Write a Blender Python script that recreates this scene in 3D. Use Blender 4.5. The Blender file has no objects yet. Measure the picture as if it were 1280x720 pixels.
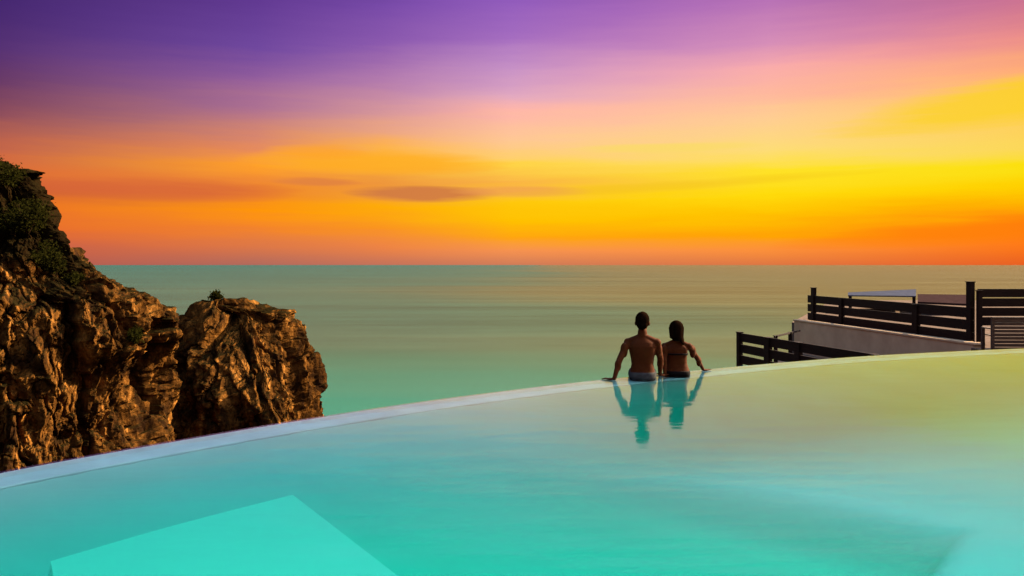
import bpy, bmesh, math, random
from mathutils import Vector, Matrix, noise
from math import sin, cos, pi, radians, atan2, sqrt, asin, degrees
random.seed(7)
scene = bpy.context.scene
COL = scene.collection
F, CH, HOR = 1108.0, 1.42, 331.0          # focal length in photo pixels, eye height over the pool water, horizon row

def P(px, py, D):
    "photo pixel at depth D -> world point"
    return Vector(((px - 640) / F * D, D, CH - (py - HOR) / F * D))
def PW(px, py, z=0.0):
    "photo pixel on the horizontal plane z"
    D = (CH - z) * F / (py - HOR)
    return Vector(((px - 640) / F * D, D, z))

# ------------------------------------------------------------------ helpers
def tag(o, label=None, cat=None, group=None, kind=None):
    if label: o['label'] = label
    if cat: o['category'] = cat
    if group: o['group'] = group
    if kind: o['kind'] = kind
    return o
def empty(name, loc=(0, 0, 0), rz=0.0):
    o = bpy.data.objects.new(name, None); COL.objects.link(o)
    o.location = loc; o.rotation_euler = (0, 0, rz); o.empty_display_size = .2
    return o
def mesh_obj(name, me, mat, parent=None, smooth=False):
    o = bpy.data.objects.new(name, me); COL.objects.link(o)
    if mat: me.materials.append(mat)
    if parent: o.parent = parent
    if smooth:
        me.polygons.foreach_set('use_smooth', [True] * len(me.polygons))
    return o
def from_bm(name, bm, mat, parent=None, smooth=False):
    me = bpy.data.meshes.new(name); bm.to_mesh(me); bm.free()
    return mesh_obj(name, me, mat, parent, smooth)
def add_box(bm, c, s, axx=None, bevel=0.0):
    "box centred c, size s, local x axis along axx"
    ax = Vector(axx).normalized() if axx else Vector((1, 0, 0))
    up = Vector((0, 0, 1))
    if abs(ax.dot(up)) > .99: up = Vector((0, 1, 0))
    ay = up.cross(ax).normalized(); az = ax.cross(ay)
    M = Matrix((ax, ay, az)).transposed().to_4x4(); M.translation = Vector(c)
    r = bmesh.ops.create_cube(bm, size=1.0, matrix=M @ Matrix.Diagonal((*s, 1)))
    if bevel > 0:
        es = list({e for v in r['verts'] for e in v.link_edges})
        bmesh.ops.bevel(bm, geom=es, offset=bevel, segments=2, affect='EDGES', profile=.6)
def prism(bm, pts, z0, z1, bevel=0.0, seg=3):
    b = [bm.verts.new((p[0], p[1], z0)) for p in pts]
    t = [bm.verts.new((p[0], p[1], z1)) for p in pts]
    n = len(pts)
    top = bm.faces.new(t); bm.faces.new(b[::-1])
    for i in range(n):
        bm.faces.new((b[i], b[(i + 1) % n], t[(i + 1) % n], t[i]))
    if bevel > 0:
        bmesh.ops.bevel(bm, geom=list(top.edges), offset=bevel, segments=seg, affect='EDGES')

# ------------------------------------------------------------------ materials
class NT:
    def __init__(s, tree):
        s.t = tree; s.n = tree.nodes; s.l = tree.links; s.n.clear()
    def add(s, typ, **kw):
        n = s.n.new(typ)
        for k, v in kw.items(): setattr(n, k, v)
        return n
    def set(s, sock, v):
        if isinstance(v, bpy.types.NodeSocket): s.l.new(v, sock)
        elif v is not None: sock.default_value = v
    def math(s, op, a, b=None, c=None, clamp=False):
        n = s.add('ShaderNodeMath', operation=op, use_clamp=clamp)
        for i, v in enumerate((a, b, c)):
            if v is not None: s.set(n.inputs[i], v)
        return n.outputs[0]
    def mix(s, f, a, b, blend='MIX'):
        n = s.add('ShaderNodeMix', data_type='RGBA', blend_type=blend)
        s.set(n.inputs[0], f); s.set(n.inputs[6], a); s.set(n.inputs[7], b)
        return n.outputs[2]
    def ramp(s, f, stops, interp='LINEAR'):
        n = s.add('ShaderNodeValToRGB'); cr = n.color_ramp; cr.interpolation = interp
        stops = sorted(stops, key=lambda q: q[0])
        cr.elements[0].position = stops[0][0]; cr.elements[0].color = stops[0][1]
        cr.elements[1].position = stops[-1][0]; cr.elements[1].color = stops[-1][1]
        for p, c in stops[1:-1]:
            e = cr.elements.new(p); e.color = c
        s.set(n.inputs[0], f); return n.outputs[0]
    def noise(s, vec, scale, detail=4, rough=.5, dist=0.0):
        n = s.add('ShaderNodeTexNoise')
        s.set(n.inputs['Vector'], vec); n.inputs['Scale'].default_value = scale
        n.inputs['Detail'].default_value = detail; n.inputs['Roughness'].default_value = rough
        n.inputs['Distortion'].default_value = dist
        return n.outputs[0]
    def mapping(s, vec, scale=(1, 1, 1), rot=(0, 0, 0)):
        n = s.add('ShaderNodeMapping'); s.set(n.inputs[0], vec)
        n.inputs['Scale'].default_value = scale; n.inputs['Rotation'].default_value = rot
        return n.outputs[0]
    def pos(s): return s.add('ShaderNodeNewGeometry').outputs['Position']
    def obj(s): return s.add('ShaderNodeTexCoord').outputs['Object']
    def bump(s, h, strength, dist=.02):
        n = s.add('ShaderNodeBump'); s.set(n.inputs['Height'], h)
        n.inputs['Strength'].default_value = strength; n.inputs['Distance'].default_value = dist
        return n.outputs[0]
def g(v): return (v, v, v, 1)
def mat(name):
    m = bpy.data.materials.new(name); m.use_nodes = True
    return m, NT(m.node_tree)
def principled(name, colour, rough=.6, spec=.4, bump=None, **kw):
    m, t = mat(name)
    b = t.add('ShaderNodeBsdfPrincipled'); o = t.add('ShaderNodeOutputMaterial')
    c = colour(t) if callable(colour) else (*colour, 1)
    t.set(b.inputs['Base Color'], c)
    t.set(b.inputs['Roughness'], rough(t) if callable(rough) else rough)
    b.inputs['Specular IOR Level'].default_value = spec
    for k, v in kw.items(): b.inputs[k.replace('_', ' ')].default_value = v
    if bump: t.set(b.inputs['Normal'], bump(t))
    t.l.new(b.outputs[0], o.inputs[0])
    return m
def varied(c0, c1, scale, detail=5, stretch=(1, 1, 1), lo=.35, hi=.65):
    def f(t):
        n = t.noise(t.mapping(t.obj(), stretch), scale, detail, .6)
        return t.ramp(n, [(lo, (*c0, 1)), (hi, (*c1, 1))])
    return f

M_WOOD = principled('dark_stained_wood', varied((.0050, .0018, .0010), (.0110, .0040, .0022), 3, 6, (1, 1, 12)), .7, .08,
                    bump=lambda t: t.bump(t.noise(t.mapping(t.obj(), (1, 1, 14)), 8, 5), .25, .01))
M_WOOD2 = principled('brown_weathered_wood', varied((0.01480, 0.00666, 0.00296), (0.03700, 0.01480, 0.00666), 3, 6, (1, 1, 10)), .7, .3,
                     bump=lambda t: t.bump(t.noise(t.mapping(t.obj(), (1, 1, 14)), 8, 5), .3, .01))
M_RENDER = principled('beige_plaster', varied((.34, .22, .125), (.42, .28, .16), 1.3, 6), .9, .0,
                      bump=lambda t: t.bump(t.noise(t.obj(), 30, 5), .25, .01))
M_PAVE = principled('terrace_paving', varied((.06, .042, .032), (.09, .065, .05), 2, 6), .9, .0)
M_CANVAS = principled('grey_blue_canvas', varied((.022, .024, .036), (.034, .037, .052), 4, 4), 1, .0)
M_CANVASD = principled('dark_maroon_canvas', varied((.014, .008, .008), (.022, .013, .013), 4, 4), 1, .0)
M_STONE = principled('pool_coping_stone', varied((.55, .58, .54), (.68, .70, .66), 2.2, 7), .45, .5,
                     bump=lambda t: t.bump(t.noise(t.obj(), 40, 4), .15, .004))
def tile_col(t, k=(1, 1, 1)):
    p = t.obj()
    n = t.noise(p, 1.1, 4, .5)
    base = t.ramp(n, [(.3, (.62 * k[0], .84 * k[1], .67 * k[2], 1)), (.7, (.67 * k[0], .89 * k[1], .71 * k[2], 1))])
    return base
M_TILE = principled('turquoise_pool_mosaic', tile_col, .4, .3)
def basin_col(t):  # tile colour darkened towards the rim to deepen the reflections above it
    at = t.add('ShaderNodeAttribute'); at.attribute_name = 'rim_shade'
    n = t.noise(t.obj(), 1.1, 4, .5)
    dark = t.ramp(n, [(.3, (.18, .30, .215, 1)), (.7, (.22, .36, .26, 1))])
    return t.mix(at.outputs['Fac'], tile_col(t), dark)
M_BASIN = principled('pool_mosaic_with_painted_rim_shade', basin_col, .4, .3)
M_SHELF = principled('pale_green_shelf_mosaic', lambda t: tile_col(t, (1.05, 1.07, 1.0)), .4, .3)
M_SKIN = principled('tanned_skin', varied((0.03404, 0.00851, 0.00192), (0.04588, 0.01184, 0.00296), 9, 3), .7, .03)
M_HAIR = principled('dark_hair', varied((.002, .0012, .0008), (.007, .003, .0015), 20, 4, (1, 1, .2)), .9, .0,
                    bump=lambda t: t.bump(t.noise(t.mapping(t.obj(), (1, 1, .12)), 90, 3), .6, .01))
M_TRUNKS = principled('grey_swim_fabric', varied((.022, .022, .023), (.035, .035, .036), 14, 4), .9, .0)
M_BIKINI = principled('black_swim_fabric', (.003, .002, .002), .8, .05)
M_LEAF = principled('shrub_leaf', varied((.0030, .0034, .0006), (.012, .011, .0020), 3, 3), .9, .0)
M_TWIG = principled('shrub_twig', (.02, .011, .006), .9, .0)

def rock_material():
    m, t = mat('weathered_cliff_rock')
    p = t.obj()
    n1 = t.noise(p, .22, 6, .62)
    n2 = t.noise(t.mapping(p, (1, 1, .45)), 1.1, 7, .65, .6)
    n3 = t.noise(p, 4.5, 6, .7)
    c = t.ramp(n2, [(.28, (.011, .005, .003, 1)), (.42, (0.01776, 0.00814, 0.00296, 1)), (.55, (.070, .029, .006, 1)), (.70, (.23, .100, .021, 1))])
    c2 = t.ramp(n3, [(.3, (.45, .45, .45, 1)), (.65, (1.15, 1.1, 1.05, 1))])
    c = t.mix(1.0, c, c2, 'MULTIPLY')
    sp = t.add('ShaderNodeSeparateXYZ'); t.l.new(p, sp.inputs[0])
    crest = t.math('MULTIPLY', t.math('ADD', sp.outputs[2], -.6), .10)
    veg = t.ramp(t.math('ADD', n1, crest), [(.50, g(0)), (.60, g(1))])
    vc = t.ramp(n3, [(.35, (.004, .003, .0012, 1)), (.65, (.009, .0045, .0016, 1))])
    c = t.mix(veg, c, vc)
    geo = t.add('ShaderNodeNewGeometry')
    sx = t.add('ShaderNodeSeparateXYZ'); t.l.new(geo.outputs['Normal'], sx.inputs[0])
    up = t.math('MULTIPLY', t.math('SUBTRACT', sx.outputs[2], .45, clamp=True), 2.2, clamp=True)
    c = t.mix(up, c, (.007, .005, .0016, 1))
    b = t.add('ShaderNodeBsdfPrincipled'); o = t.add('ShaderNodeOutputMaterial')
    t.set(b.inputs['Base Color'], c); b.inputs['Roughness'].default_value = .85
    b.inputs['Specular IOR Level'].default_value = .0
    v = t.add('ShaderNodeTexVoronoi'); v.feature = 'F1'
    t.set(v.inputs['Vector'], t.mapping(p, (1, 1, .7))); v.inputs['Scale'].default_value = 2.6
    h = t.math('ADD', t.math('MULTIPLY', n3, .6), t.math('MULTIPLY', v.outputs[0], .55))
    t.set(b.inputs['Normal'], t.bump(h, .7, .22))
    t.l.new(b.outputs[0], o.inputs[0])
    return m
M_ROCK = rock_material()

def pool_water_material():
    m, t = mat('clear_pool_water')
    o = t.add('ShaderNodeOutputMaterial')
    p = t.pos()
    h1 = t.noise(t.mapping(p, (1, 2.2, 1)), 1.3, 3, .5)
    h2 = t.noise(t.mapping(p, (1, 2.0, 1)), 9, 2, .5)
    h = t.math('ADD', t.math('MULTIPLY', h1, 1.0), t.math('MULTIPLY', h2, .10))
    nb = t.bump(h, .55, .006)
    fr = t.add('ShaderNodeFresnel'); fr.inputs[0].default_value = 1.5; t.set(fr.inputs['Normal'], nb)
    tr = t.add('ShaderNodeBsdfTransparent')
    gl = t.add('ShaderNodeBsdfGlossy'); gl.inputs['Roughness'].default_value = .05
    t.set(gl.inputs['Normal'], nb)
    mx = t.add('ShaderNodeMixShader')
    t.l.new(fr.outputs[0], mx.inputs[0]); t.l.new(tr.outputs[0], mx.inputs[1]); t.l.new(gl.outputs[0], mx.inputs[2])
    t.l.new(mx.outputs[0], o.inputs['Surface'])
    va = t.add('ShaderNodeVolumeAbsorption')
    va.inputs['Color'].default_value = (.0, .972, .905, 1); va.inputs['Density'].default_value = WATER_K
    t.l.new(va.outputs[0], o.inputs['Volume'])
    return m
WATER_K = 2.3
M_WATER = pool_water_material()

def sea_material():
    m, t = mat('sea_water')
    o = t.add('ShaderNodeOutputMaterial')
    p = t.pos()
    s1 = t.noise(t.mapping(p, (.0012, .011, 1)), 1.0, 4, .55, .4)
    s2 = t.noise(t.mapping(p, (.010, .07, 1)), 1.0, 4, .6, .3)
    s = t.math('ADD', t.math('MULTIPLY', s1, .65), t.math('MULTIPLY', s2, .35))
    sxx = t.add('ShaderNodeSeparateXYZ'); t.l.new(p, sxx.inputs[0])
    # teal water on the left; golden sky reflection painted into the base colour rightward
    s0 = t.noise(t.mapping(p, (.00025, .0009, 1)), 1.0, 5, .6, .5)
    field = t.math('ADD', t.math('ADD', sxx.outputs[0], t.math('MULTIPLY', t.math('SUBTRACT', s0, .5), 1500)), t.math('MULTIPLY', sxx.outputs[1], -.03))
    fr_ = None
    for wd in (200, 900, 4000, 22000):
        m_ = t.add('ShaderNodeMapRange', interpolation_type='SMOOTHSTEP'); t.set(m_.inputs[0], field)
        m_.inputs[1].default_value = -wd; m_.inputs[2].default_value = wd; q_ = t.math('MULTIPLY', m_.outputs[0], .25)
        fr_ = q_ if fr_ is None else t.math('ADD', fr_, q_)
    bl = t.ramp(s, [(.36, (0.00074, 0.02664, 0.02516, 1)), (.64, (0.00148, 0.04736, 0.04070, 1))])
    br_ = t.ramp(s, [(.34, (0.03848, 0.02442, 0.00814, 1)), (.66, (0.06512, 0.04440, 0.01480, 1))])
    base = t.mix(fr_, bl, br_)
    # paler turquoise over the shallow bottom round the cliff foot
    vd = t.add('ShaderNodeVectorMath', operation='DISTANCE'); t.set(vd.inputs[0], p); vd.inputs[1].default_value = (-50, 60, -36)
    mr = t.add('ShaderNodeMapRange', interpolation_type='SMOOTHSTEP'); t.set(mr.inputs[0], t.math('ADD', vd.outputs['Value'], t.math('MULTIPLY', s1, 200)))
    mr.inputs[1].default_value = 120; mr.inputs[2].default_value = 520; mr.inputs[3].default_value = 1; mr.inputs[4].default_value = 0
    base = t.mix(t.math('MULTIPLY', mr.outputs[0], .88), base, (.001, .085, .058, 1))
    nb = t.bump(s2, .3, .5)
    d = t.add('ShaderNodeBsdfDiffuse'); t.set(d.inputs[0], base)
    gl = t.add('ShaderNodeBsdfGlossy'); t.set(gl.inputs['Roughness'], t.math('ADD', t.math('MULTIPLY', s, .06), .13)); t.set(gl.inputs['Normal'], nb)
    fr = t.add('ShaderNodeFresnel'); fr.inputs[0].default_value = 1.33
    f = t.math('MINIMUM', t.math('MULTIPLY', fr.outputs[0], .42), .145)
    mx = t.add('ShaderNodeMixShader')
    t.l.new(f, mx.inputs[0]); t.l.new(d.outputs[0], mx.inputs[1]); t.l.new(gl.outputs[0], mx.inputs[2])
    t.l.new(mx.outputs[0], o.inputs['Surface'])
    return m
M_SEA = sea_material()

# ------------------------------------------------------------------ camera
cam = bpy.data.cameras.new('camera'); co = bpy.data.objects.new('camera', cam); COL.objects.link(co)
co.location = (0, 0, CH); co.rotation_euler = (radians(90), 0, 0)
cam.sensor_width = 36; cam.lens = 36 * F / 1280; cam.shift_y = -(360 - HOR) / 1280
cam.clip_start = .1; cam.clip_end = 300000
scene.camera = co

# ------------------------------------------------------------------ sun and sky
SUN_AZ, SUN_EL = 68, 32
EXPO = 2.55
sd = Vector((sin(radians(SUN_AZ)) * cos(radians(SUN_EL)), cos(radians(SUN_AZ)) * cos(radians(SUN_EL)), sin(radians(SUN_EL))))
sl = bpy.data.lights.new('sun', 'SUN'); sl.energy = 5.0; sl.angle = radians(.6); sl.color = (1.0, .78, .50)
so = bpy.data.objects.new('sun', sl); COL.objects.link(so)
so.rotation_euler = sd.to_track_quat('Z', 'Y').to_euler(); so.location = (30, 20, 30)

def lin(c):
    return tuple(.5 ** EXPO * ((v / 255) / 12.92 if v / 255 <= .04045 else ((v / 255 + .055) / 1.055) ** 2.4) for v in c) + (1,)
# colours of the dusk sky: one table per bearing (given by photo column), rows = (photo row, sRGB)
SKY = {
 0: [(-85, (45, 28, 85)), (0, (70, 40, 112)), (60, (86, 50, 116)), (100, (104, 58, 104)), (130, (130, 72, 95)), (160, (170, 92, 84)), (190, (205, 105, 68)), (215, (222, 110, 55)),
     (240, (205, 92, 52)), (262, (236, 115, 38)), (285, (228, 105, 48)), (305, (205, 95, 66)), (331, (182, 90, 76))],
 320: [(-85, (60, 38, 105)), (0, (98, 58, 146)), (60, (112, 72, 158)), (100, (150, 96, 156)), (130, (172, 112, 146)), (160, (204, 130, 120)), (185, (232, 140, 90)), (205, (255, 160, 42)),
     (225, (240, 138, 52)), (245, (238, 132, 40)), (265, (255, 150, 8)), (285, (244, 132, 42)), (305, (222, 120, 70)), (331, (178, 106, 92))],
 480: [(-85, (68, 42, 114)), (0, (120, 74, 168)), (60, (140, 90, 174)), (100, (178, 122, 174)), (130, (208, 146, 160)), (160, (234, 164, 132)), (182, (252, 176, 84)), (200, (255, 186, 56)),
     (230, (238, 150, 60)), (260, (255, 172, 6)), (288, (250, 148, 32)), (308, (238, 132, 68)), (331, (196, 114, 90))],
 640: [(-85, (80, 48, 124)), (0, (146, 92, 188)), (50, (166, 110, 192)), (90, (200, 146, 198)), (120, (228, 170, 192)), (140, (255, 182, 170)), (175, (255, 200, 148)), (205, (255, 212, 70)),
     (230, (250, 180, 70)), (250, (255, 200, 12)), (275, (255, 192, 0)), (298, (255, 164, 16)), (314, (246, 146, 80)), (331, (208, 124, 88))],
 960: [(-85, (108, 64, 126)), (0, (184, 114, 182)), (50, (214, 142, 184)), (85, (250, 172, 172)), (115, (255, 184, 158)), (150, (255, 206, 146)), (190, (254, 220, 120)), (215, (255, 226, 40)),
     (245, (255, 220, 12)), (270, (255, 196, 0)), (295, (255, 162, 4)), (314, (252, 144, 58)), (331, (222, 118, 66))],
 1280: [(-85, (132, 76, 112)), (0, (200, 112, 146)), (45, (236, 142, 138)), (85, (255, 172, 120)), (112, (255, 196, 96)), (140, (255, 206, 92)), (180, (252, 216, 90)), (205, (252, 224, 16)),
     (235, (255, 208, 0)), (258, (255, 176, 0)), (280, (255, 132, 10)), (305, (255, 122, 24)), (331, (232, 96, 34))],
}
EMAX = 22.5
world = bpy.data.worlds.new('World'); scene.world = world; world.use_nodes = True
w = NT(world.node_tree)
tc = w.add('ShaderNodeTexCoord'); sx = w.add('ShaderNodeSeparateXYZ'); w.l.new(tc.outputs['Generated'], sx.inputs[0])
X, Y, Z = sx.outputs
el = w.math('MULTIPLY', w.math('ARCSINE', w.math('MINIMUM', w.math('MAXIMUM', Z, -1.0), 1.0)), 180 / pi)
az = w.math('MULTIPLY', w.math('ARCTAN2', X, Y), 180 / pi)
cv = w.add('ShaderNodeCombineXYZ'); w.set(cv.inputs[0], w.math('MULTIPLY', az, .045)); w.set(cv.inputs[1], w.math('MULTIPLY', el, .42))
cn = w.noise(cv.outputs[0], 1.0, 5, .55, .3)
cv2 = w.add('ShaderNodeCombineXYZ'); w.set(cv2.inputs[0], w.math('MULTIPLY', az, .11)); w.set(cv2.inputs[1], w.math('MULTIPLY', el, 1.5)); cv2.inputs[2].default_value = 4.0
cn2 = w.noise(cv2.outputs[0], 1.0, 5, .6, .2)
wob = w.math('MULTIPLY', w.math('SUBTRACT', cn, .5), 1.7)
fade = w.math('MULTIPLY', el, .35, clamp=True)                     # the wisps flatten out towards the horizon
e2 = w.math('ADD', w.math('ADD', el, w.math('MULTIPLY', wob, fade)), w.math('MULTIPLY', w.math('MULTIPLY', w.math('SUBTRACT', cn2, .5), 1.1), fade))
en = w.math('DIVIDE', w.math('MAXIMUM', e2, 0.0), EMAX)
cols = sorted(SKY); azs = []; rl = []
for px in cols:
    a = math.atan((px - 640) / F); azs.append(degrees(a))
    st = []
    for py, c in SKY[px]:
        e = degrees(math.atan((HOR - py) / F * cos(a)))
        st.append((max(0, min(1, e / EMAX)), lin(c)))
    rl.append(w.ramp(en, st))
sky = rl[0]
for i in range(1, len(cols)):
    mr = w.add('ShaderNodeMapRange'); w.set(mr.inputs[0], az)
    mr.inputs[1].default_value = azs[i - 1]; mr.inputs[2].default_value = azs[i]
    sky = w.mix(mr.outputs[0], sky, rl[i])
def cloud(sky, a0, e0, ra, re, colour, amt, tilt=0.0, soft=1.0):
    "one long low cloud: soft ellipse round bearing a0, height e0 (degrees), frayed by the wisp noise"
    da = w.math('SUBTRACT', az, a0); de = w.math('SUBTRACT', w.math('SUBTRACT', el, e0), w.math('MULTIPLY', da, tilt))
    q = w.math('ADD', w.math('POWER', w.math('ABSOLUTE', w.math('DIVIDE', da, ra)), 2.0), w.math('POWER', w.math('ABSOLUTE', w.math('DIVIDE', de, re)), 2.0))
    q = w.math('ADD', q, w.math('MULTIPLY', w.math('SUBTRACT', cn2, .5), 1.6))
    k = w.math('MULTIPLY', w.math('SUBTRACT', 1.0 + soft * .3, q), amt / soft, clamp=True)
    k = w.math('MINIMUM', k, amt)
    return w.mix(k, sky, lin(colour))
def azel(px, py):
    a = math.atan((px - 640) / F); return degrees(a), degrees(math.atan((HOR - py) / F * cos(a)))
def C(sky, px, py, wpx, hpx, colour, amt, tilt=0.0, soft=1.0):
    a, e = azel(px, py); k = degrees(1 / F)
    return cloud(sky, a, e, wpx * k, hpx * k, colour, amt, tilt, soft)
sky = C(sky, 470, 203, 150, 15, (255, 172, 34), .75, 0, 1.0)
sky = C(sky, 395, 190, 60, 9, (255, 166, 40), .7, 0, 1.0)
sky = C(sky, 190, 237, 150, 13, (214, 100, 58), .7, 0, 1.2)
sky = C(sky, 395, 227, 50, 5, (222, 128, 66), .7, 0, 1.0)
sky = C(sky, 530, 243, 92, 10, (208, 122, 68), .9, 0, .8)
sky = C(sky, 650, 240, 80, 7, (240, 160, 80), .7, 0, 1.0)
sky = C(sky, 830, 233, 220, 6, (240, 190, 30), .4, .05, 1.3)
sky = C(sky, 820, 185, 110, 6, (250, 220, 100), .6, 0, 1.0)
sky = C(sky, 1320, 116, 215, 26, (252, 210, 30), .8, .10, 1.0)
sky = C(sky, 1290, 284, 230, 14, (255, 126, 10), .7, .06, 1.2)
# above and behind the dusk glow the clear upper sky of a NISHITA Sky Texture takes over
nish = w.add('ShaderNodeTexSky', sky_type='NISHITA'); nish.sun_disc = False
nish.sun_elevation = radians(SUN_EL); nish.sun_rotation = radians(SUN_AZ)
nish.air_density = 1.0; nish.dust_density = 4.0; nish.ozone_density = 1.0
nk = w.add('ShaderNodeVectorMath', operation='SCALE'); w.l.new(nish.outputs[0], nk.inputs[0]); nk.inputs['Scale'].default_value = .15
mr = w.add('ShaderNodeMapRange', interpolation_type='SMOOTHSTEP'); w.set(mr.inputs[0], el)
mr.inputs[1].default_value = 23; mr.inputs[2].default_value = 44
sky = w.mix(mr.outputs[0], sky, nk.outputs[0])
bg = w.add('ShaderNodeBackground'); w.set(bg.inputs[0], sky); bg.inputs[1].default_value = 1.0
wo = w.add('ShaderNodeOutputWorld'); w.l.new(bg.outputs[0], wo.inputs[0])

scene.view_settings.view_transform = 'Standard'; scene.view_settings.look = 'None'
scene.view_settings.exposure = EXPO; scene.view_settings.gamma = 1
cy = scene.cycles
cy.use_denoising = True; cy.max_bounces = 10; cy.transparent_max_bounces = 16; cy.glossy_bounces = 4; cy.diffuse_bounces = 4

# ------------------------------------------------------------------ sea
bm = bmesh.new()
bmesh.ops.create_circle(bm, cap_ends=True, segments=96, radius=120000, matrix=Matrix.Translation((0, 0, -36)))
tag(from_bm('sea', bm, M_SEA), kind='structure')

# ------------------------------------------------------------------ pool
rim_px = [(0, 589.3), (80, 574.2), (160, 560.2), (240, 546.5), (320, 533), (402, 520), (520, 502.5), (600, 492.2), (700, 480.2), (760, 473.8),
          (820, 467.8), (880, 462), (921, 458), (1000, 451.2), (1040, 448), (1100, 443.8), (1200, 438.8), (1280, 435.2)]
outer = [PW(*q) for q in rim_px]
d0 = (outer[0] - outer[1]).normalized()
pre = []; p = outer[0].copy(); ang = 0
for i in range(6):
    ang += radians(2.2)
    d = Matrix.Rotation(ang, 3, 'Z') @ d0
    p = p + d * .85; pre.append(p.copy())
pre = pre[::-1]
post = []; p = outer[-1].copy(); d0 = (outer[-1] - outer[-3]).normalized(); ang = 0
for i in range(7):
    ang -= radians(9)
    p = p + (Matrix.Rotation(ang, 3, 'Z') @ d0) * 1.6; post.append(p.copy())
ctrl = pre + outer + post
def catmull(pts, n):
    out = []
    for i in range(len(pts) - 1):
        p0 = pts[max(i - 1, 0)]; p1 = pts[i]; p2 = pts[i + 1]; p3 = pts[min(i + 2, len(pts) - 1)]
        for k in range(n):
            t = k / n
            out.append(.5 * ((2 * p1) + (p2 - p0) * t + (2 * p0 - 5 * p1 + 4 * p2 - p3) * t * t + (3 * p1 - p0 - 3 * p2 + p3) * t ** 3))
    out.append(pts[-1].copy()); return out
def smooth_line(pts, it):
    for _ in range(it):
        pts = [pts[0]] + [(pts[i - 1] + pts[i] * 2 + pts[i + 1]) / 4 for i in range(1, len(pts) - 1)] + [pts[-1]]
    return pts
rim = smooth_line(catmull(ctrl, 6), 14)
def normals(pts):
    ns = []
    for i in range(len(pts)):
        t = (pts[min(i + 1, len(pts) - 1)] - pts[max(i - 1, 0)]); t.z = 0; t.normalize()
        ns.append(Vector((-t.y, t.x, 0)))
    return ns
NRM = normals(rim)
NEAR = .7                                          # near side of the pool, behind the lens's lower edge
def ring_offset(d): return [rim[i] - NRM[i] * d for i in range(len(rim))]
def closed(pts, inset=0.0):
    a, b = pts[0], pts[-1]
    return pts + [Vector((b.x, NEAR + inset, 0)), Vector((a.x, NEAR + inset, 0))]
W_RIM = .30
inner = ring_offset(W_RIM)
bm = bmesh.new()                                    # overflow wall and its wet top
rows = []
prof = [(0.0, -2.6), (0.0, -.020), (.010, -.010), (.035, -.010), (.050, -.036), (.288, -.036), (.298, -.044), (.300, -.085)]
for i in range(len(rim)):
    rows.append([bm.verts.new((rim[i].x - NRM[i].x * a, rim[i].y - NRM[i].y * a, z)) for a, z in prof])
for i in range(len(rows) - 1):
    for j in range(len(prof) - 1):
        bm.faces.new((rows[i][j], rows[i][j + 1], rows[i + 1][j + 1], rows[i + 1][j]))
tag(from_bm('pool_rim', bm, M_STONE), kind='structure')
# basin: floor, a sunken middle and two raised shelves
ZF = -.52
import numpy as np
gx = np.arange(-7.0, rim[-1].x + .2, .08); gy = np.arange(NEAR - .05, max(q.y for q in rim) + .1, .08)
GX, GY = np.meshgrid(gx, gy, indexing='ij')
RD = np.full(GX.shape, 1e9)                         # distance to the rim line
for a, b in zip(rim[::3], rim[3::3]):
    ax_, ay_, bx_, by_ = a.x, a.y, b.x, b.y
    tt = np.clip(((GX - ax_) * (bx_ - ax_) + (GY - ay_) * (by_ - ay_)) / ((bx_ - ax_) ** 2 + (by_ - ay_) ** 2), 0, 1)
    RD = np.minimum(RD, np.hypot(GX - ax_ - tt * (bx_ - ax_), GY - ay_ - tt * (by_ - ay_)))
def sst(v): v = np.clip(v, 0, 1); return v * v * (3 - 2 * v)
zs = -.17                                           # shallower part of the floor on the right, reached by a soft slope
cA, cB, cC = PW(1178, 660, zs), PW(800, 580, zs), PW(1090, 790, zs)
def side_of(a, b):
    d_ = (b - a).normalized(); return (GX - a.x) * d_.y - (GY - a.y) * d_.x, (GX - a.x) * d_.x + (GY - a.y) * d_.y
d1, l1 = side_of(cA, cB); d2, l2 = side_of(cA, cC)
taper = 1 - sst((l1 - .5) / 4.5)
m1 = sst(d1 / .45 + .5) * taper; m2 = sst(-d2 / .30 + .5)
shelf = np.maximum(m1, m2)
ZG = ZF + shelf * (zs - ZF)
dish = sst(1 - (RD - .28) / 2.9) ** 1.5
ZG = ZG + dish * (-.05 - ZG)
ok_ = np.zeros(GX.shape, bool)
polyin = [(q.x, q.y) for q in closed(ring_offset(.16))]
jj = len(polyin) - 1
for ii in range(len(polyin)):
    xi, yi = polyin[ii]; xj, yj = polyin[jj]; jj = ii
    if yi != yj: ok_ ^= ((yi > GY) != (yj > GY)) & (GX < (xj - xi) * (GY - yi) / (yj - yi) + xi)
ZG[RD < .29] = -.06
idx = -np.ones(GX.shape, int); vv = []; ff = []
for a_ in range(GX.shape[0]):
    for b_ in range(GX.shape[1]):
        if ok_[a_, b_]: idx[a_, b_] = len(vv); vv.append((float(GX[a_, b_]), float(GY[a_, b_]), float(ZG[a_, b_])))
for a_ in range(GX.shape[0] - 1):
    for b_ in range(GX.shape[1] - 1):
        q_ = (idx[a_, b_], idx[a_ + 1, b_], idx[a_ + 1, b_ + 1], idx[a_, b_ + 1])
        if min(q_) >= 0: ff.append(tuple(int(v) for v in q_))
me = bpy.data.meshes.new('pool_basin'); me.from_pydata(vv, [], ff); me.update()
att = me.attributes.new('rim_shade', 'FLOAT', 'POINT')   # shade painted along the rim, wider rightward, so reflections read dark
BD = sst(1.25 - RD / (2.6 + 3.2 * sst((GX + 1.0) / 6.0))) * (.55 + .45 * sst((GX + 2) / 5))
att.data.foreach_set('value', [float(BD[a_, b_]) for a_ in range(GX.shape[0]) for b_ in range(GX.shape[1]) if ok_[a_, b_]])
tag(mesh_obj('pool_basin', me, M_BASIN, None, True), kind='structure')
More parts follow.
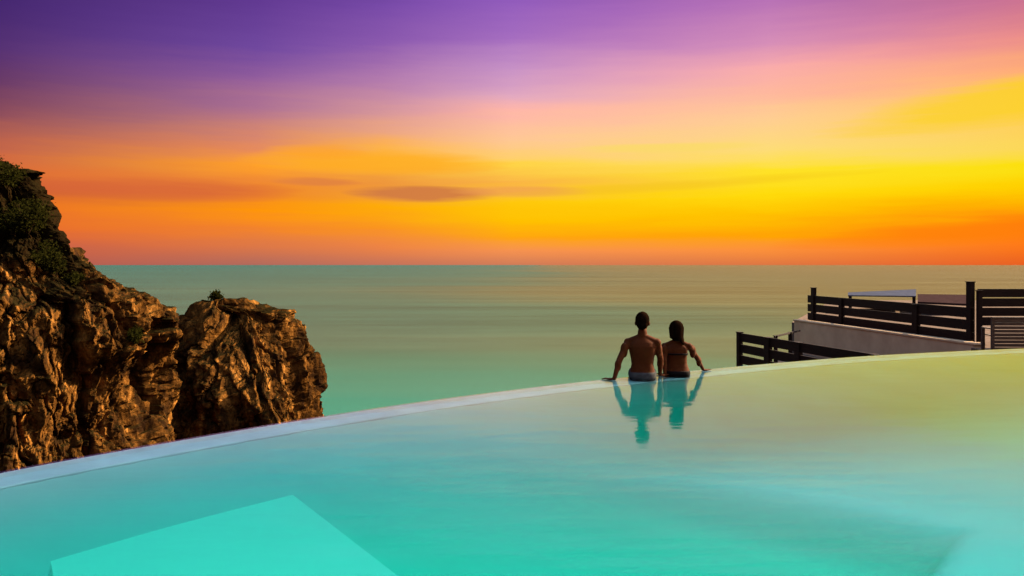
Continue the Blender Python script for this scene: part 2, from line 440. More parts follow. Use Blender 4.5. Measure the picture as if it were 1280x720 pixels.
bm = bmesh.new()
zp = -.25                                           # sun shelf at the lower left
A1, A2, A3 = PW(350, 606, zp), PW(482, 708, zp), PW(60, 684, zp)
A4 = A2 + (A3 - A1) * 1.0
top = [A2 + (A2 - A1) * .5, A1, A3, A3 + (A2 - A1) * 1.5]
cen = sum(top, Vector()) / 4
tv = [bm.verts.new((q.x, q.y, zp)) for q in top]; bm.faces.new(tv)
prev = tv
for k in range(1, 5):
    rw = [bm.verts.new((q.x + (q - cen).x * .10 * k / 4, q.y + (q - cen).y * .10 * k / 4, zp + (ZF - .02 - zp) * (k / 4) ** 1.3)) for q in top]
    for i in range(4): bm.faces.new((prev[i], rw[i], rw[(i + 1) % 4], prev[(i + 1) % 4]))
    prev = rw
bmesh.ops.recalc_face_normals(bm, faces=bm.faces)
tag(from_bm('pool_sun_shelf', bm, M_SHELF), kind='structure')
bm = bmesh.new()
prism(bm, [(q.x, q.y) for q in closed(ring_offset(.006))], ZF - .12, 0.0)
bmesh.ops.triangulate(bm, faces=[f for f in bm.faces if len(f.verts) > 4])
bmesh.ops.recalc_face_normals(bm, faces=bm.faces)
tag(from_bm('pool_water', bm, M_WATER), kind='structure')
bm = bmesh.new()
prism(bm, [(-12, -12), (rim[-1].x + .01, -12), (rim[-1].x + .01, NEAR + .005), (-12, NEAR + .005)], -2.6, .06)
tag(from_bm('pool_deck', bm, M_PAVE), kind='structure')

# ------------------------------------------------------------------ terraces on the right
K = 1.48                                            # the terraces lie well beyond the pool
def Zk(z): return CH - (CH - z) * K
ZU = Zk(-.20); ZL = Zk(-1.0)
def gp(px, D): return Vector(((px - 640) / F * D, D, 0))
UL, UR = gp(1010, 25.0 * K), gp(1217, 17.6 * K)    # railing line of the upper terrace
WL, WR = gp(992, 24.7 * K), gp(1217, 17.2 * K)     # face of the beige wall
LL, LR = gp(921, 20.0 * K), gp(1098, 15.0 * K)     # lower railing
bm = bmesh.new()
prism(bm, [(q.x, q.y) for q in (WL + Vector((.05, .4, 0)), WR + Vector((0, .4, 0)), WR + Vector((0, -2.3, 0)), gp(1290, 21.5), gp(1800, 24), gp(1800, 60), gp(1040, 60))], ZU - 4, ZU)
tag(from_bm('upper_terrace', bm, M_PAVE), kind='structure')
bm = bmesh.new()
prism(bm, [(q.x, q.y) for q in (gp(915, 20.3 * K), gp(935, 17 * K), gp(1100, 14.6 * K), WR + Vector((-.2, -.7, 0)), WL + Vector((0, -.3, 0)), gp(960, 21.5 * K))], ZL - 3, ZL)
tag(from_bm('lower_terrace', bm, M_PAVE), kind='structure')
def railing(name, label, A, B, posts, ztop, board_h, gap, zbot, n=3, pw=.14):
    root = empty(name, (A.x, A.y, zbot)); tag(root, label, 'railing')
    inv = -Vector((A.x, A.y, zbot))
    d = (B - A); L = d.length; d.normalize(); nn = Vector((-d.y, d.x, 0))
    for (f, wd, top) in posts:
        q = A + d * (L * f); bm = bmesh.new()
        add_box(bm, Vector((q.x, q.y, (top + zbot) / 2)) + inv, (wd, pw, top - zbot), d, .008)
        add_box(bm, Vector((q.x, q.y, top + .014)) + inv, (wd + .035, pw + .035, .028), d, .005)
        from_bm('post', bm, M_WOOD, root)
    z = ztop; c = (A + B) / 2
    for k in range(n):
        bm = bmesh.new()
        add_box(bm, Vector((c.x, c.y, z - board_h / 2)) + inv, (L - .01, .045, board_h), d, .006)
        from_bm('rail', bm, M_WOOD, root)
        z -= board_h + gap
    return root
def frac(A, B, px):                                 # where a photo column crosses the line A-B
    k = (px - 640) / F; d = B - A
    return (k * A.y - A.x) / (d.x - k * d.y)
railing('terrace_railing', 'long dark railing of three wide boards above the beige wall', UL, UR,
        [(frac(UL, UR, 1017), .24, Zk(.77)), (frac(UL, UR, 1052), .24, Zk(.52)), (frac(UL, UR, 1145), .30, Zk(.52)), (frac(UL, UR, 1213), .22, Zk(1.07))], Zk(.565), .305, .058, ZU - .02)
RL, RR = gp(1222, 17.5 * K), gp(1760, 17.5 * K) + Vector((0, .1, 0))
railing('terrace_railing', 'high dark railing at the right edge of the photo behind the slatted bench', RL, RR,
        [(.004, .12, Zk(.90)), (.16, .14, Zk(.90)), (.33, .14, Zk(.90)), (.5, .14, Zk(.90)), (.66, .14, Zk(.90)), (.83, .14, Zk(.90)), (.995, .14, Zk(.90))], Zk(.945), .245, .03, ZU - .02, n=4)
railing('terrace_railing', 'low dark railing below the beige wall beside the pool edge', LL, LR,
        [(frac(LL, LR, 924.5), .20, Zk(-.10)), (frac(LL, LR, 960), .30, Zk(-.12)), (frac(LL, LR, 998), .26, Zk(-.12)), (.98, .2, Zk(-.12))], Zk(-.105), .28, .085, ZL - .02, n=3)
A_, B_ = gp(968, 21.5 * K), gp(1000, 23.5 * K)
railing('terrace_railing', 'short thin rail running back from the low railing to the beige wall end', A_, B_,
        [(.05, .09, Zk(-.32)), (.6, .09, Zk(-.32))], Zk(-.30), .07, .05, ZL - .02, n=1)
d = (WR - WL).normalized(); nn = Vector((-d.y, d.x, 0)); Lw = (WR - WL).length
root = empty('retaining_wall', (WL.x, WL.y, ZL)); tag(root, 'beige plastered parapet wall below the long dark railing', 'wall')
inv = -Vector((WL.x, WL.y, ZL)); zt = Zk(-.14)
bm = bmesh.new(); c = (WL + WR) / 2 + nn * .17; add_box(bm, Vector((c.x, c.y, (zt + ZL - .6) / 2)) + inv, (Lw, .30, zt - ZL + .6), d, .012)
from_bm('wall_body', bm, M_RENDER, root)
bm = bmesh.new(); add_box(bm, Vector((c.x, c.y, zt + .03)) + inv, (Lw + .08, .36, .06), d, .012)
from_bm('coping', bm, M_RENDER, root)

def bench(loc, rz):
    r = empty('slatted_bench', loc, rz); tag(r, 'brown slatted wooden bench seen from behind at the right edge', 'bench')
    W = 1.9
    for k in range(9):
        bm = bmesh.new(); add_box(bm, (0, .05 - k * .010, .085 + k * .098), (W - .1, .026, .084), None, .004); from_bm('back_slat', bm, M_WOOD2, r)
    for s in (-1, 1):
        bm = bmesh.new(); add_box(bm, (s * W / 2, 0, .46), (.08, .08, .92), None, .008); from_bm('leg', bm, M_WOOD2, r)
        bm = bmesh.new(); add_box(bm, (s * W / 2, .55, .31), (.08, .08, .62), None, .008); from_bm('leg', bm, M_WOOD2, r)
        bm = bmesh.new(); add_box(bm, (s * W / 2, .28, .64), (.09, .62, .035), None, .008); from_bm('armrest', bm, M_WOOD2, r)
    bm = bmesh.new()
    for k in range(5): add_box(bm, (0, .10 + k * .11, .44), (W - .09, .09, .03), None, .004)
    from_bm('seat', bm, M_WOOD2, r)
    bm = bmesh.new(); add_box(bm, (0, -.01, .945), (W + .08, .09, .045), None, .008); from_bm('top_rail', bm, M_WOOD2, r)
bench((gp(1241, 24.3) + Vector((.97, 0, ZU))), radians(-3))

# low pavilion roofs beyond the terrace
def pavilion(px0, px1, D0, D1, y0a, y0b, y1a, y1b, label, m, thick):
    "roof slab rising away from us, near edge at depth D0 (photo rows y0a, y0b), far edge at D1"
    q = [P(px0, y0a, D0), P(px1, y0b, D0), P(px1 , y1b, D1), P(px0, y1a, D1)]
    c = (q[0] + q[2]) / 2; base = Vector((c.x, c.y, ZU))
    r = empty('pavilion', base); tag(r, label, 'pavilion', None)
    bm = bmesh.new()
    t = [bm.verts.new(p - base) for p in q]; b = [bm.verts.new(p - base - Vector((0, 0, thick))) for p in q]
    bm.faces.new(t); bm.faces.new(b[::-1])
    for i in range(4): bm.faces.new((b[i], b[(i + 1) % 4], t[(i + 1) % 4], t[i]))
    from_bm('roof', bm, m, r)
    for p in q:
        pp = p.lerp(c, .06); bm = bmesh.new(); h = pp.z - thick - ZU + .02
        add_box(bm, (pp.x - base.x, pp.y - base.y, h / 2 ), (.12, .12, h), None, .008); from_bm('post', bm, M_WOOD, r)
pavilion(1060, 1145, 44, 49, 369, 370, 365.5, 361.5, 'low pavilion with a sloping grey blue sheet roof behind the long railing', M_CANVAS, .06)
pavilion(1147, 1214, 42, 48, 377, 380, 367.5, 368.5, 'low pavilion with a flat dark maroon roof behind the long railing', M_CANVASD, .10)

# ------------------------------------------------------------------ hillside under the pool and the terraces
def seg_dist(p, a, b):
    ab = b - a; t = max(0, min(1, (p - a).dot(ab) / ab.length_squared)); return (p - a - ab * t).length
def inside(p, poly):
    c = False; j = len(poly) - 1
    for i in range(len(poly)):
        if (poly[i].y > p.y) != (poly[j].y > p.y) and p.x < (poly[j].x - poly[i].x) * (p.y - poly[i].y) / (poly[j].y - poly[i].y) + poly[i].x: c = not c
        j = i
    return c
poly1 = [Vector((q.x, q.y)) for q in rim[::8]] + [Vector((rim[-1].x, -12)), Vector((-14, -12))]
poly2 = [Vector(q) for q in ((5.6, 18), (8.0, 30.5), (11.9, 37), (23, 62), (46, 62), (22, 21), (12, 16))]
bm = bmesh.new(); grid = {}
NX, NY = 96, 96
for i in range(NX + 1):
    for j in range(NY + 1):
        x = -60 + 125 * i / NX; y = -45 + 125 * j / NY; q = Vector((x, y))
        ds = []
        for poly in (poly1, poly2):
            if inside(q, poly): ds.append(0)
            else: ds.append(min(seg_dist(q, poly[k - 1], poly[k]) for k in range(len(poly))))
        dd = min(ds)
        z = -2.7 - max(0, dd - .8) * 1.9
        nz = noise.fractal(Vector((x * .12, y * .12, 3)), 1.0, 2.0, 5)
        z += nz * min(3, dd * .35) - .0
        grid[i, j] = bm.verts.new((x, y, max(z, -38)))
for i in range(NX):
    for j in range(NY):
        bm.faces.new((grid[i, j], grid[i + 1, j], grid[i + 1, j + 1], grid[i, j + 1]))
tag(from_bm('hillside', bm, M_ROCK, None, True), kind='structure')

# ------------------------------------------------------------------ rocks
def interp(tab, z):
    if z >= tab[0][0]: return tab[0][1:]
    for a, b in zip(tab, tab[1:]):
        if z >= b[0]:
            t = (a[0] - z) / (a[0] - b[0]); t = t
            return tuple(a[k] + (b[k] - a[k]) * t for k in range(1, len(a)))
    return tab[-1][1:]
def facet(p, sx_, sz_):
    "flat broken blocks: every cell of a 3-D Voronoi pattern gets its own offset and tilt"
    q = Vector((p.x * sx_, p.y * sx_, p.z * sz_))
    d, pts = noise.voronoi(q)
    c = pts[0]
    h = noise.cell_vector(c * 37.0)
    crack = min(d[1] - d[0], .12) / .12
    return (h.x - .5) * .8 + (q - c).dot(Vector((h.y - .5, h.z - .5, h.x - .5))) * 1.5 - .30 * (1 - crack)
def rock(name, tab, zbot, ztop, zvis, nu, nvis, seed, amp, th0, th1, big=None):
    """closed rock mass: tab rows are (z, left x, right x, centre y, half depth); denser mesh on the arc th0..th1 (radians)"""
    ths = [th0 + (th1 - th0) * i / nu for i in range(nu)] + [th1 + (2 * pi - (th1 - th0)) * i / 30 for i in range(30)]
    zs = [zbot + (zvis - zbot) * i / 24 for i in range(24)] + [zvis + (ztop - zvis) * i / nvis for i in range(nvis + 1)]
    verts = []; faces = []
    off = Vector((seed * 13.1, seed * 7.7, seed * 3.3))
    for z in zs:
        Lx, Rx, cyy, ry = interp(tab, z)
        cx = (Lx + Rx) / 2; rx = (Rx - Lx) / 2
        capf = max(0.0, (ztop - z)) / (ztop - zbot)
        for th in ths:
            ca, sa = cos(th), sin(th)
            e = .75
            bx = cx + rx * math.copysign(abs(ca) ** e, ca); by = cyy + ry * math.copysign(abs(sa) ** e, sa)
            nrm = Vector((ca * ry, sa * rx, 0)); nrm.normalize()
            q = Vector((bx, by, z))
            p0 = q + off
            v1 = noise.ridged_multi_fractal(Vector(((p0.x + p0.z * .35) * .13, p0.y * .13, p0.z * .045)), .9, 2.1, 4, 1.0, 2.0) - 1.25   # ribs and gullies
            v3 = noise.fractal(p0 * .9, .8, 2.1, 4)
            wv = Vector((noise.fractal(p0 * .5, 1, 2, 3), noise.fractal(p0 * .5 + Vector((9, 2, 5)), 1, 2, 3), noise.fractal(p0 * .5 + Vector((3, 8, 1)), 1, 2, 3)))
            f1 = facet(p0 + wv * .9, .30, .065); f2 = facet(p0 + wv * .4, .85, .24); f3 = facet(p0 + wv * .2, 2.0, 1.5)
            v5 = noise.ridged_multi_fractal(p0 * 2.6, .9, 2.2, 4, 1.0, 2.0) - 1.2
            dsp = amp * (2.3 * v1 + 1.15 * f1 + .40 * f2 + .17 * f3 + .14 * v3 + .075 * v5)
            q = q + nrm * dsp + Vector((0, 0, amp * (.22 * v3 + .15 * f2)))
            verts.append(q)
    n = len(ths)
    for i in range(len(zs) - 1):
        for j in range(n):
            k = (j + 1) % n
            faces.append((i * n + j, i * n + k, (i + 1) * n + k, (i + 1) * n + j))
    # top: shrink rings towards the centre line
    last = len(zs) - 1
    Lx, Rx, cyy, ry = interp(tab, ztop); cx = (Lx + Rx) / 2; rx = (Rx - Lx) / 2
    base = last * n; R = 7
    for r in range(1, R + 1):
        f = 1 - r / R
        for j in range(n):
            o = verts[last * n + j]
            x = cx + (o.x - cx) * max(f, .02); y = cyy + (o.y - cyy) * max(f, .02)
            z = o.z * f + (ztop + .1) * (1 - f) + .3 * amp * noise.fractal(Vector((x, y, 0)) * .8 + off, .8, 2, 4) + .18 * amp
            verts.append(Vector((x, y, z)))
        nb = len(verts) - n
        for j in range(n):
            k = (j + 1) % n
            faces.append((base + j, base + k, nb + k, nb + j))
        base = nb
    faces.append(tuple(base + j for j in range(n)))
    me = bpy.data.meshes.new(name); me.from_pydata([tuple(v) for v in verts], [], faces)
    me.update()
    o = mesh_obj(name, me, M_ROCK)
    return o
def zx(px, py, D): v = P(px, py, D); return v.z, v.x
# cliff on the left
def row(D, px, py, Lx, yc, ry):
    z, x = zx(px, py, D); return (z, Lx, x, yc, ry)
DC = 46
cliff_tab = [row(DC, -95, 178, -42, 50, 2.2), row(DC, -52, 197, -46, 50, 3.2), row(DC, -18, 209, -48, 50, 3.8), row(DC, 8, 228, -50, 50, 4.3), row(DC, 20, 258, -50, 50, 4.8), row(DC, 38, 296, -52, 50, 5.4),
             row(DC, 52, 322, -52, 50, 6.2), row(DC, 72, 352, -54, 50, 7.0), row(DC, 112, 380, -54, 50, 7.6), row(DC, 130, 408, -55, 50, 8.2), row(DC, 122, 460, -56, 50, 9.2),
             row(DC, 136, 560, -58, 50, 11.5), (-14, -62, -19, 50, 14), (-40, -70, -12, 50, 22)]
cliff = rock('cliff', cliff_tab, -40, cliff_tab[0][0], -11, 420, 300, 1, 1.15, -pi * .62, pi * .12)
tag(cliff, kind='structure')
DS = 60
def row2(pl, pr, py, yc, ry):
    z = CH - (py - HOR) / F * DS; return (z, (pl - 640) / F * DS, (pr - 640) / F * DS, yc, ry)
stack_tab = [row2(240, 290, 381, 62, 2.4), row2(238, 300, 386, 62, 2.8), row2(236, 336, 394, 62, 3.2), row2(234, 346, 406, 62, 3.7), row2(232, 354, 422, 62, 4.2), row2(226, 366, 445, 62, 4.8), row2(222, 374, 470, 62, 5.3),
             row2(218, 382, 500, 62, 5.9), row2(214, 388, 535, 62, 6.5), (-16, -25, -12.5, 63, 9), (-40, -29, -8, 64, 14)]
stack = rock('rock_stack', stack_tab, -40, stack_tab[0][0], -13, 300, 230, 5, .85, -pi * 1.05, pi * .12)
tag(stack, 'tall brown rock stack standing in the sea between the cliff and open water', 'rock')
def row3(pl, pr, py, yc, ry):
    return (CH - (py - HOR) / F * 66, (pl - 640) / F * 66, (pr - 640) / F * 66, yc, ry)
back_tab = [row3(170, 250, 404, 69, 2.4), row3(166, 254, 425, 69, 3.0), row3(160, 260, 540, 69, 4.0), (-40, -34, -18, 69, 9)]
ridge = rock('rock_ridge', back_tab, -40, back_tab[0][0], -13, 90, 90, 9, .6, -pi, 0)
tag(ridge, 'low dark rock in the gap between the cliff and the rock stack', 'rock')

# shrubs on the cliff edge
def surface_z(o, x, y):
    mw = o.data
    return None
from mathutils.bvhtree import BVHTree
def tree_of(o):
    return BVHTree.FromPolygons([v.co for v in o.data.vertices], [tuple(p.vertices) for p in o.data.polygons])
bv_c, bv_s = tree_of(cliff), tree_of(stack)
def shrub(px, py, D, size, label, seed, tall=1.0, bv=None):
    size *= 1.25
    rnd = random.Random(seed)
    top = P(px, py, D)
    h = bv.ray_cast(Vector((top.x, top.y, top.z + 6)), Vector((0, 0, -1)))
    base = h[0] if h[0] is not None else top
    r = empty('shrub', base); tag(r, label, 'shrub', 'shrubs on the rocks')
    bm = bmesh.new(); lf = bmesh.new()
    for k in range(int(9 * max(1, size))):
        a = rnd.uniform(0, 2 * pi); lean = rnd.uniform(.1, .9); ln = size * rnd.uniform(.6, 1.05) * tall
        tip = Vector((cos(a) * lean * size * .8, sin(a) * lean * size * .8, ln * (1.05 - lean * .45)))
        prev = Vector((0, 0, -.25)); pr = .035 * size
        for s in range(1, 5):
            t = s / 4; q = tip * t + Vector((rnd.uniform(-1, 1), rnd.uniform(-1, 1), rnd.uniform(-1, 1))) * .05 * size
            rr = .035 * size * (1 - t * .8)
            d = (q - prev); 
            M = d.to_track_quat('Z', 'Y').to_matrix().to_4x4(); M.translation = (prev + q) / 2
            bmesh.ops.create_cone(bm, segments=5, radius1=pr, radius2=rr, depth=d.length, matrix=M)
            prev, pr = q, rr
            for _ in range(46):
                if s < 2: break
                c = q + Vector((rnd.gauss(0, 1), rnd.gauss(0, 1), rnd.gauss(0, .8))) * .17 * size
                u = Vector((rnd.gauss(0, 1), rnd.gauss(0, 1), rnd.gauss(0, 1))).normalized(); v = u.orthogonal().normalized()
                l = rnd.uniform(.05, .11); wv = l * .45
                vs = [lf.verts.new(c - u * l), lf.verts.new(c + v * wv), lf.verts.new(c + u * l), lf.verts.new(c - v * wv)]
                lf.faces.new(vs)
    from_bm('branches', bm, M_TWIG, r); from_bm('foliage', lf, M_LEAF, r)
shrubs = [(-4, 200, 48.5, 1.1, 'dark round shrub at the very left end of the cliff top', 1), (16, 203, 48, 1.1, 'dense dark shrub second from the left on the cliff top', 2),
          (34, 208, 48, 1.3, 'tallest dark shrub with a spiky top on the cliff crest', 3), (54, 220, 48, 1.0, 'dark shrub leaning right below the tallest cliff shrub', 4),
          (70, 238, 48, .8, 'small dark shrub sticking out where the cliff edge steepens', 5), (92, 285, 48, .5, 'tiny shrub halfway down the bare cliff shoulder', 6),
          (168, 368, 48, .6, 'low shrub on the lower right shoulder of the cliff', 7)]
for s in shrubs: shrub(s[0], s[1], s[2], s[3], s[4], s[5], bv=bv_c)
shrub(271, 374, 62, .45, 'tiny shrub alone on the summit of the rock stack', 8, 1.2, bv=bv_s)

# ------------------------------------------------------------------ people
def capsule(bm, a, b, ra, rb, seg=16, flat=1.0, flat_axis=None):
    a, b = Vector(a), Vector(b); d = b - a
    M = d.to_track_quat('Z', 'Y').to_matrix().to_4x4(); M.translation = (a + b) / 2
    if d.length > 1e-5:
        bmesh.ops.create_cone(bm, cap_ends=True, segments=seg, radius1=ra, radius2=rb, depth=d.length, matrix=M)
    for c, r in ((a, ra), (b, rb)):
        bmesh.ops.create_icosphere(bm, subdivisions=2, radius=r, matrix=Matrix.Translation(c))
def ell(bm, c, r, rot=None, sub=3):
    M = Matrix.Translation(Vector(c))
    if rot: M = M @ Matrix.Rotation(rot[0], 4, 'X') @ Matrix.Rotation(rot[1], 4, 'Y') @ Matrix.Rotation(rot[2], 4, 'Z')
    bmesh.ops.create_icosphere(bm, subdivisions=sub, radius=1.0, matrix=M @ Matrix.Diagonal((*r, 1)))
def loft(bm, rings, seg=28):
    "closed loft of ellipse rings (z, half width, half depth, y offset, x offset)"
    prev = None; first = None
    for (z, a, b, yo, xo) in rings:
        vs = [bm.verts.new((xo + a * math.copysign(abs(cos(t)) ** .85, cos(t)), yo + b * math.copysign(abs(sin(t)) ** .85, sin(t)), z)) for t in [2 * pi * k / seg for k in range(seg)]]
        if prev:
            for k in range(seg): bm.faces.new((prev[k], prev[(k + 1) % seg], vs[(k + 1) % seg], vs[k]))
        else: bm.faces.new(vs[::-1])
        prev = vs
    bm.faces.new(prev)
def fuse(name, bm, mat_, parent, voxel, smooth=6):
    "melt overlapping pieces into one continuous skin"
    me = bpy.data.meshes.new(name); bm.to_mesh(me); bm.free()
    tmp = bpy.data.objects.new('tmp', me); COL.objects.link(tmp)
    m1 = tmp.modifiers.new('r', 'REMESH'); m1.mode = 'VOXEL'; m1.voxel_size = voxel; m1.use_smooth_shade = True
    m2 = tmp.modifiers.new('s', 'SMOOTH'); m2.iterations = smooth; m2.factor = .5
    dg = bpy.context.evaluated_depsgraph_get()
    out = bpy.data.meshes.new_from_object(tmp.evaluated_get(dg))
    bpy.data.objects.remove(tmp)
    out.name = name
    return mesh_obj(name, out, mat_, parent, True)
def hand(bm, wrist, fwd, side, thumb_side):
    """palm down on the ledge: fwd = finger direction, side = across the palm; thumb on thumb_side (+1/-1 along side)"""
    w_ = Vector(wrist); f = Vector(fwd).normalized(); s = Vector(side).normalized(); up = Vector((0, 0, 1))
    palm = w_ + f * .055 - up * .012
    M = Matrix((s, f, up)).transposed().to_4x4(); M.translation = palm
    bmesh.ops.create_icosphere(bm, subdivisions=3, radius=1, matrix=M @ Matrix.Diagonal((.043, .055, .016, 1)))
    for k, ln in zip((-1.5, -.5, .5, 1.5), (.060, .078, .082, .070) if thumb_side > 0 else (.070, .082, .078, .060)):
        a = palm + f * .040 + s * (k * .021)
        b = a + f * ln * .5 + s * k * .004 + up * .006; c = b + f * ln * .5 + s * k * .004 - up * .012
        capsule(bm, a, b, .0095, .0085, 10); capsule(bm, b, c, .0085, .0065, 10)
    a = palm - f * .02 + s * thumb_side * .030; b = a + s * thumb_side * .030 + f * .028; c = b + s * thumb_side * .010 + f * .030 - up * .004
    capsule(bm, a, b, .013, .010, 10); capsule(bm, b, c, .010, .008, 10)

def person(loc, rz, label, sex, hl, hr, yaw, s, lean=0.0):
    """seated on the ledge facing local +Y; hl / hr = wrists in local coordinates"""
    root = empty('person', loc, rz); tag(root, label, 'person')
    man = sex == 'm'
    root.scale = s; hl = [hl[k] / s[k] for k in range(3)]; hr = [hr[k] / s[k] for k in range(3)]
    bm = bmesh.new()
    sw = .185 if man else .158
    if man:
        rings = [(.02, .150, .115, .00, 0), (.08, .168, .125, .0, 0), (.15, .152, .108, .0, 0), (.22, .140, .098, -.003, 0), (.30, .150, .102, -.008, 0), (.38, .168, .112, -.012, 0), (.45, .178, .112, -.012, 0), (.50, .165, .095, -.008, 0), (.545, .11, .07, -.004, 0), (.575, .062, .058, .0, 0)]
    else:
        rings = [(.02, .160, .115, .00, 0), (.08, .172, .125, .0, 0), (.14, .152, .105, .0, 0), (.20, .134, .090, -.003, 0), (.28, .130, .089, -.006, 0), (.36, .138, .095, -.010, 0), (.42, .146, .092, -.010, 0), (.465, .135, .080, -.006, 0), (.505, .09, .06, -.002, 0), (.53, .052, .05, .0, 0)]
    loft(bm, [tuple(v for v in r) for r in rings])
    sz = .50 if man else .462
    nt = .645 if man else .60
    hx = lean
    capsule(bm, (0, -.005, sz + .03), (hx * .6, .005, nt),   .066 if man else .050, .060 if man else .046)
    for sgn in (-1, 1):                                       # trapezius and shoulder blades
        capsule(bm, (sgn * .02, -.01, sz + .075), (sgn * (sw - .015), -.005, sz + .005), .044 if man else .036, .05 if man else .043)
        ell(bm, (sgn * .078, -.078 if man else -.066, sz - .09), (.055, .030, .09), (0, sgn * .25, 0))
    hc = Vector((hx, .01, nt + .115 if man else nt + .108))   # head
    hb = bmesh.new()
    k = 1.0 if man else .95
    ell(hb, (0, -.010, .02), (.075 * k, .094 * k, .098 * k)); ell(hb, (0, .035, -.045), (.056 * k, .062 * k, .065 * k))   # skull, jaw
    ell(hb, (0, .100 * k, -.022), (.012, .020, .024), (.3, 0, 0)); ell(hb, (0, .085 * k, -.062), (.024, .012, .012))       # nose, lips
    ell(hb, (0, .082 * k, -.100), (.022, .018, .016)); ell(hb, (0, .080 * k, .020), (.052, .016, .012))                    # chin, brow
    for sgn in (-1, 1):
        ell(hb, (sgn * .077 * k, -.005, -.010), (.010, .020, .032), (0, 0, sgn * .3)); ell(hb, (sgn * .030, .080 * k, .000), (.014, .010, .010)); ell(hb, (sgn * .045, .066 * k, -.035), (.022, .02, .02))
    Mh = Matrix.Translation(hc) @ Matrix.Scale(1.12, 4) @ Matrix.Rotation(yaw, 4, 'Z') @ Matrix.Rotation(-.05, 4, 'X')
    bmesh.ops.transform(hb, matrix=Mh, verts=hb.verts)
    tmp = bpy.data.meshes.new('t'); hb.to_mesh(tmp); hb.free(); bm.from_mesh(tmp); bpy.data.meshes.remove(tmp)
    ua, fa = (.050, .040) if man else (.044, .034)
    for sgn, wr in ((-1, Vector(hl)), (1, Vector(hr))):       # arms, elbows bent back and out
        sh_ = Vector((sgn * sw, -.005, sz + .0)); mid = (sh_ + wr) / 2
        el_ = mid + Vector((sgn * (.022 if man else .008), -.035 if man else -.020, .005))
        ell(bm, sh_, (ua * 1.08, ua * 1.08, ua * 1.1))
        capsule(bm, sh_, el_, ua, fa * 1.02); capsule(bm, el_, wr, fa * 1.05, fa * .66)
        mid2 = sh_.lerp(el_, .45); ell(bm, mid2 + Vector((0, -.012, 0)), (ua * .98, ua * 1.02, .10)); 
        m3 = el_.lerp(wr, .3); ell(bm, m3, (fa * 1.08, fa * 1.08, .08))
        f = Vector((sgn * .72, .25, 0)) if man and sgn < 0 else Vector((sgn * .5, .7, 0))
        sd_ = Vector((f.y, -f.x, 0))
        hand(bm, wr - Vector((0, 0, .0)), f, sd_, (1 if sgn < 0 else -1))
    for sgn in (-1, 1):                                       # thighs over the edge, shins hanging outside
        hp = Vector((sgn * .088, .03, .085)); kn = Vector((sgn * .11, .44, .055)); an = Vector((sgn * .12, .43, -.36))
        capsule(bm, hp, kn, .085 if man else .080, .058 if man else .052); capsule(bm, kn, an, .054 if man else .048, .036 if man else .031)
        ell(bm, (kn + an) / 2 + Vector((0, -.022, .09)), (.048, .055, .11))
        capsule(bm, an + Vector((0, -.03, -.055)), an + Vector((sgn * .02, .15, -.085)), .034, .026); ell(bm, an + Vector((sgn * .022, .165, -.09)), (.042, .038, .016))
    fuse('body', bm, M_SKIN, root, .0070, 9)
    hb = bmesh.new()                                          # hair
    if man:
        ell(hb, (0, -.020, .032), (.082, .096, .098)); ell(hb, (0, -.055, -.022), (.066, .052, .062)); ell(hb, (0, .035, .085), (.058, .056, .036))
        for a in range(18):
            t = a * 2.4; rr = .01 + .042 * ((a * .618) % 1); ell(hb, (cos(t) * rr, sin(t) * rr - .005, .108 - rr * .35), (.016, .016, .016), None, 1)
    else:
        ell(hb, (0, -.022, .028), (.084, .096, .096)); ell(hb, (0, .03, .075), (.058, .056, .038))
        for a in range(15):                                   # loose locks falling to the shoulder blades
            t = -pi * .98 + a / 14 * pi * .96
            x0, y0 = cos(t) * .068, sin(t) * .07 - .02
            ln = .03 + .05 * sin(a * 1.9) ** 2 + .10 * max(0, cos(t))
            capsule(hb, (x0, y0, .02), (x0 * .92 - .0, y0 * .95 - .012, -.10), .024, .021, 8)
            capsule(hb, (x0 * .92, y0 * .95 - .012, -.10), (x0 * .80 + .03, y0 * .85 - .018, -.10 - ln * .62), .021, .010, 8)
    bmesh.ops.transform(hb, matrix=Mh, verts=hb.verts)
    fuse('hair', hb, M_HAIR, root, .006, 3)
    hb = bmesh.new()
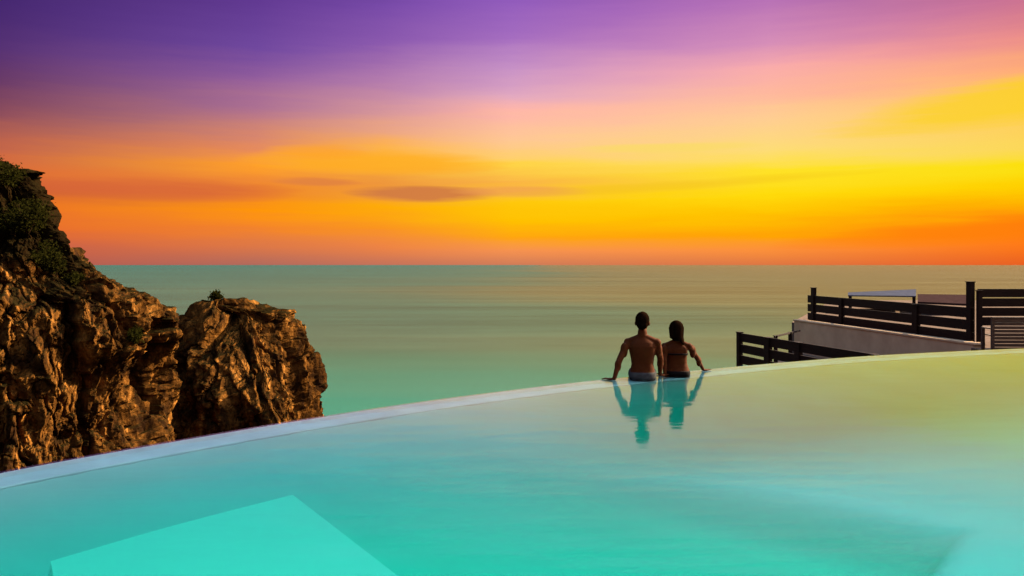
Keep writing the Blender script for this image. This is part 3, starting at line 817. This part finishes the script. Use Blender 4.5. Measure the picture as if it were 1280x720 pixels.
    if man:
        loft(hb, [(.004, .158, .124, 0, 0), (.05, .174, .133, 0, 0), (.09, .173, .131, 0, 0), (.118, .166, .120, 0, 0)])
        for sgn in (-1, 1): capsule(hb, (sgn * .09, .03, .085), (sgn * .105, .30, .068), .094, .078)
        fuse('swim_trunks', hb, M_TRUNKS, root, .008, 3)
    else:
        loft(hb, [(.004, .166, .122, 0, 0), (.05, .177, .131, 0, 0), (.085, .176, .130, 0, 0), (.10, .170, .124, 0, 0)])
        fuse('bikini_bottom', hb, M_BIKINI, root, .008, 3)
        hb = bmesh.new()
        loft(hb, [(.335, .146, .108, -.014, 0), (.343, .149, .111, -.014, 0), (.353, .150, .112, -.015, 0), (.360, .149, .111, -.015, 0)])
        for sgn in (-1, 1): ell(hb, (sgn * .065, .075, .355), (.062, .05, .055))
        fuse('bikini_top', hb, M_BIKINI, root, .005, 2)
    return root
def on_rim(px, inset):
    "point on the ledge, inset metres in from the outer edge, at photo column px"
    best = min(range(len(rim)), key=lambda i: abs((rim[i] - NRM[i] * inset).x / (rim[i] - NRM[i] * inset).y - (px - 640) / F))
    res = None
    for i in (best - 1, best):
        a = rim[i] - NRM[i] * inset; b = rim[i + 1] - NRM[i + 1] * inset
        f = frac(a, b, px)
        if -.01 <= f <= 1.01: res = a + (b - a) * f; break
    if res is None: res = rim[best] - NRM[best] * inset
    return Vector((res.x, res.y, 0)), NRM[best]
def seat(px, hlp, hrp, face, **kw):
    c, n = on_rim(px, .15)
    n_ang = atan2(n.y, n.x) - pi / 2
    rz = n_ang * face
    c.z = -.036
    R = Matrix.Rotation(-rz, 3, 'Z')
    hl, _ = on_rim(hlp, kw.pop('il')); hr, _ = on_rim(hrp, kw.pop('ir'))
    hl = R @ (hl - c); hr = R @ (hr - c); hl.z = .058; hr.z = .058
    person((c.x, c.y, c.z), rz, hl=hl, hr=hr, **kw)
seat(803, 768, 825, -.22, il=.12, ir=.17, label='short haired man in grey swim trunks sitting on the pool edge seen from behind', sex='m', yaw=-.05, s=(.98, 1, .96), lean=.0)
seat(846, 831, 879, -.2, il=.17, ir=.12, label='woman with loose dark hair in a bikini sitting on the pool edge seen from behind', sex='f', yaw=.12, s=(.98, .93, .87), lean=-.01)
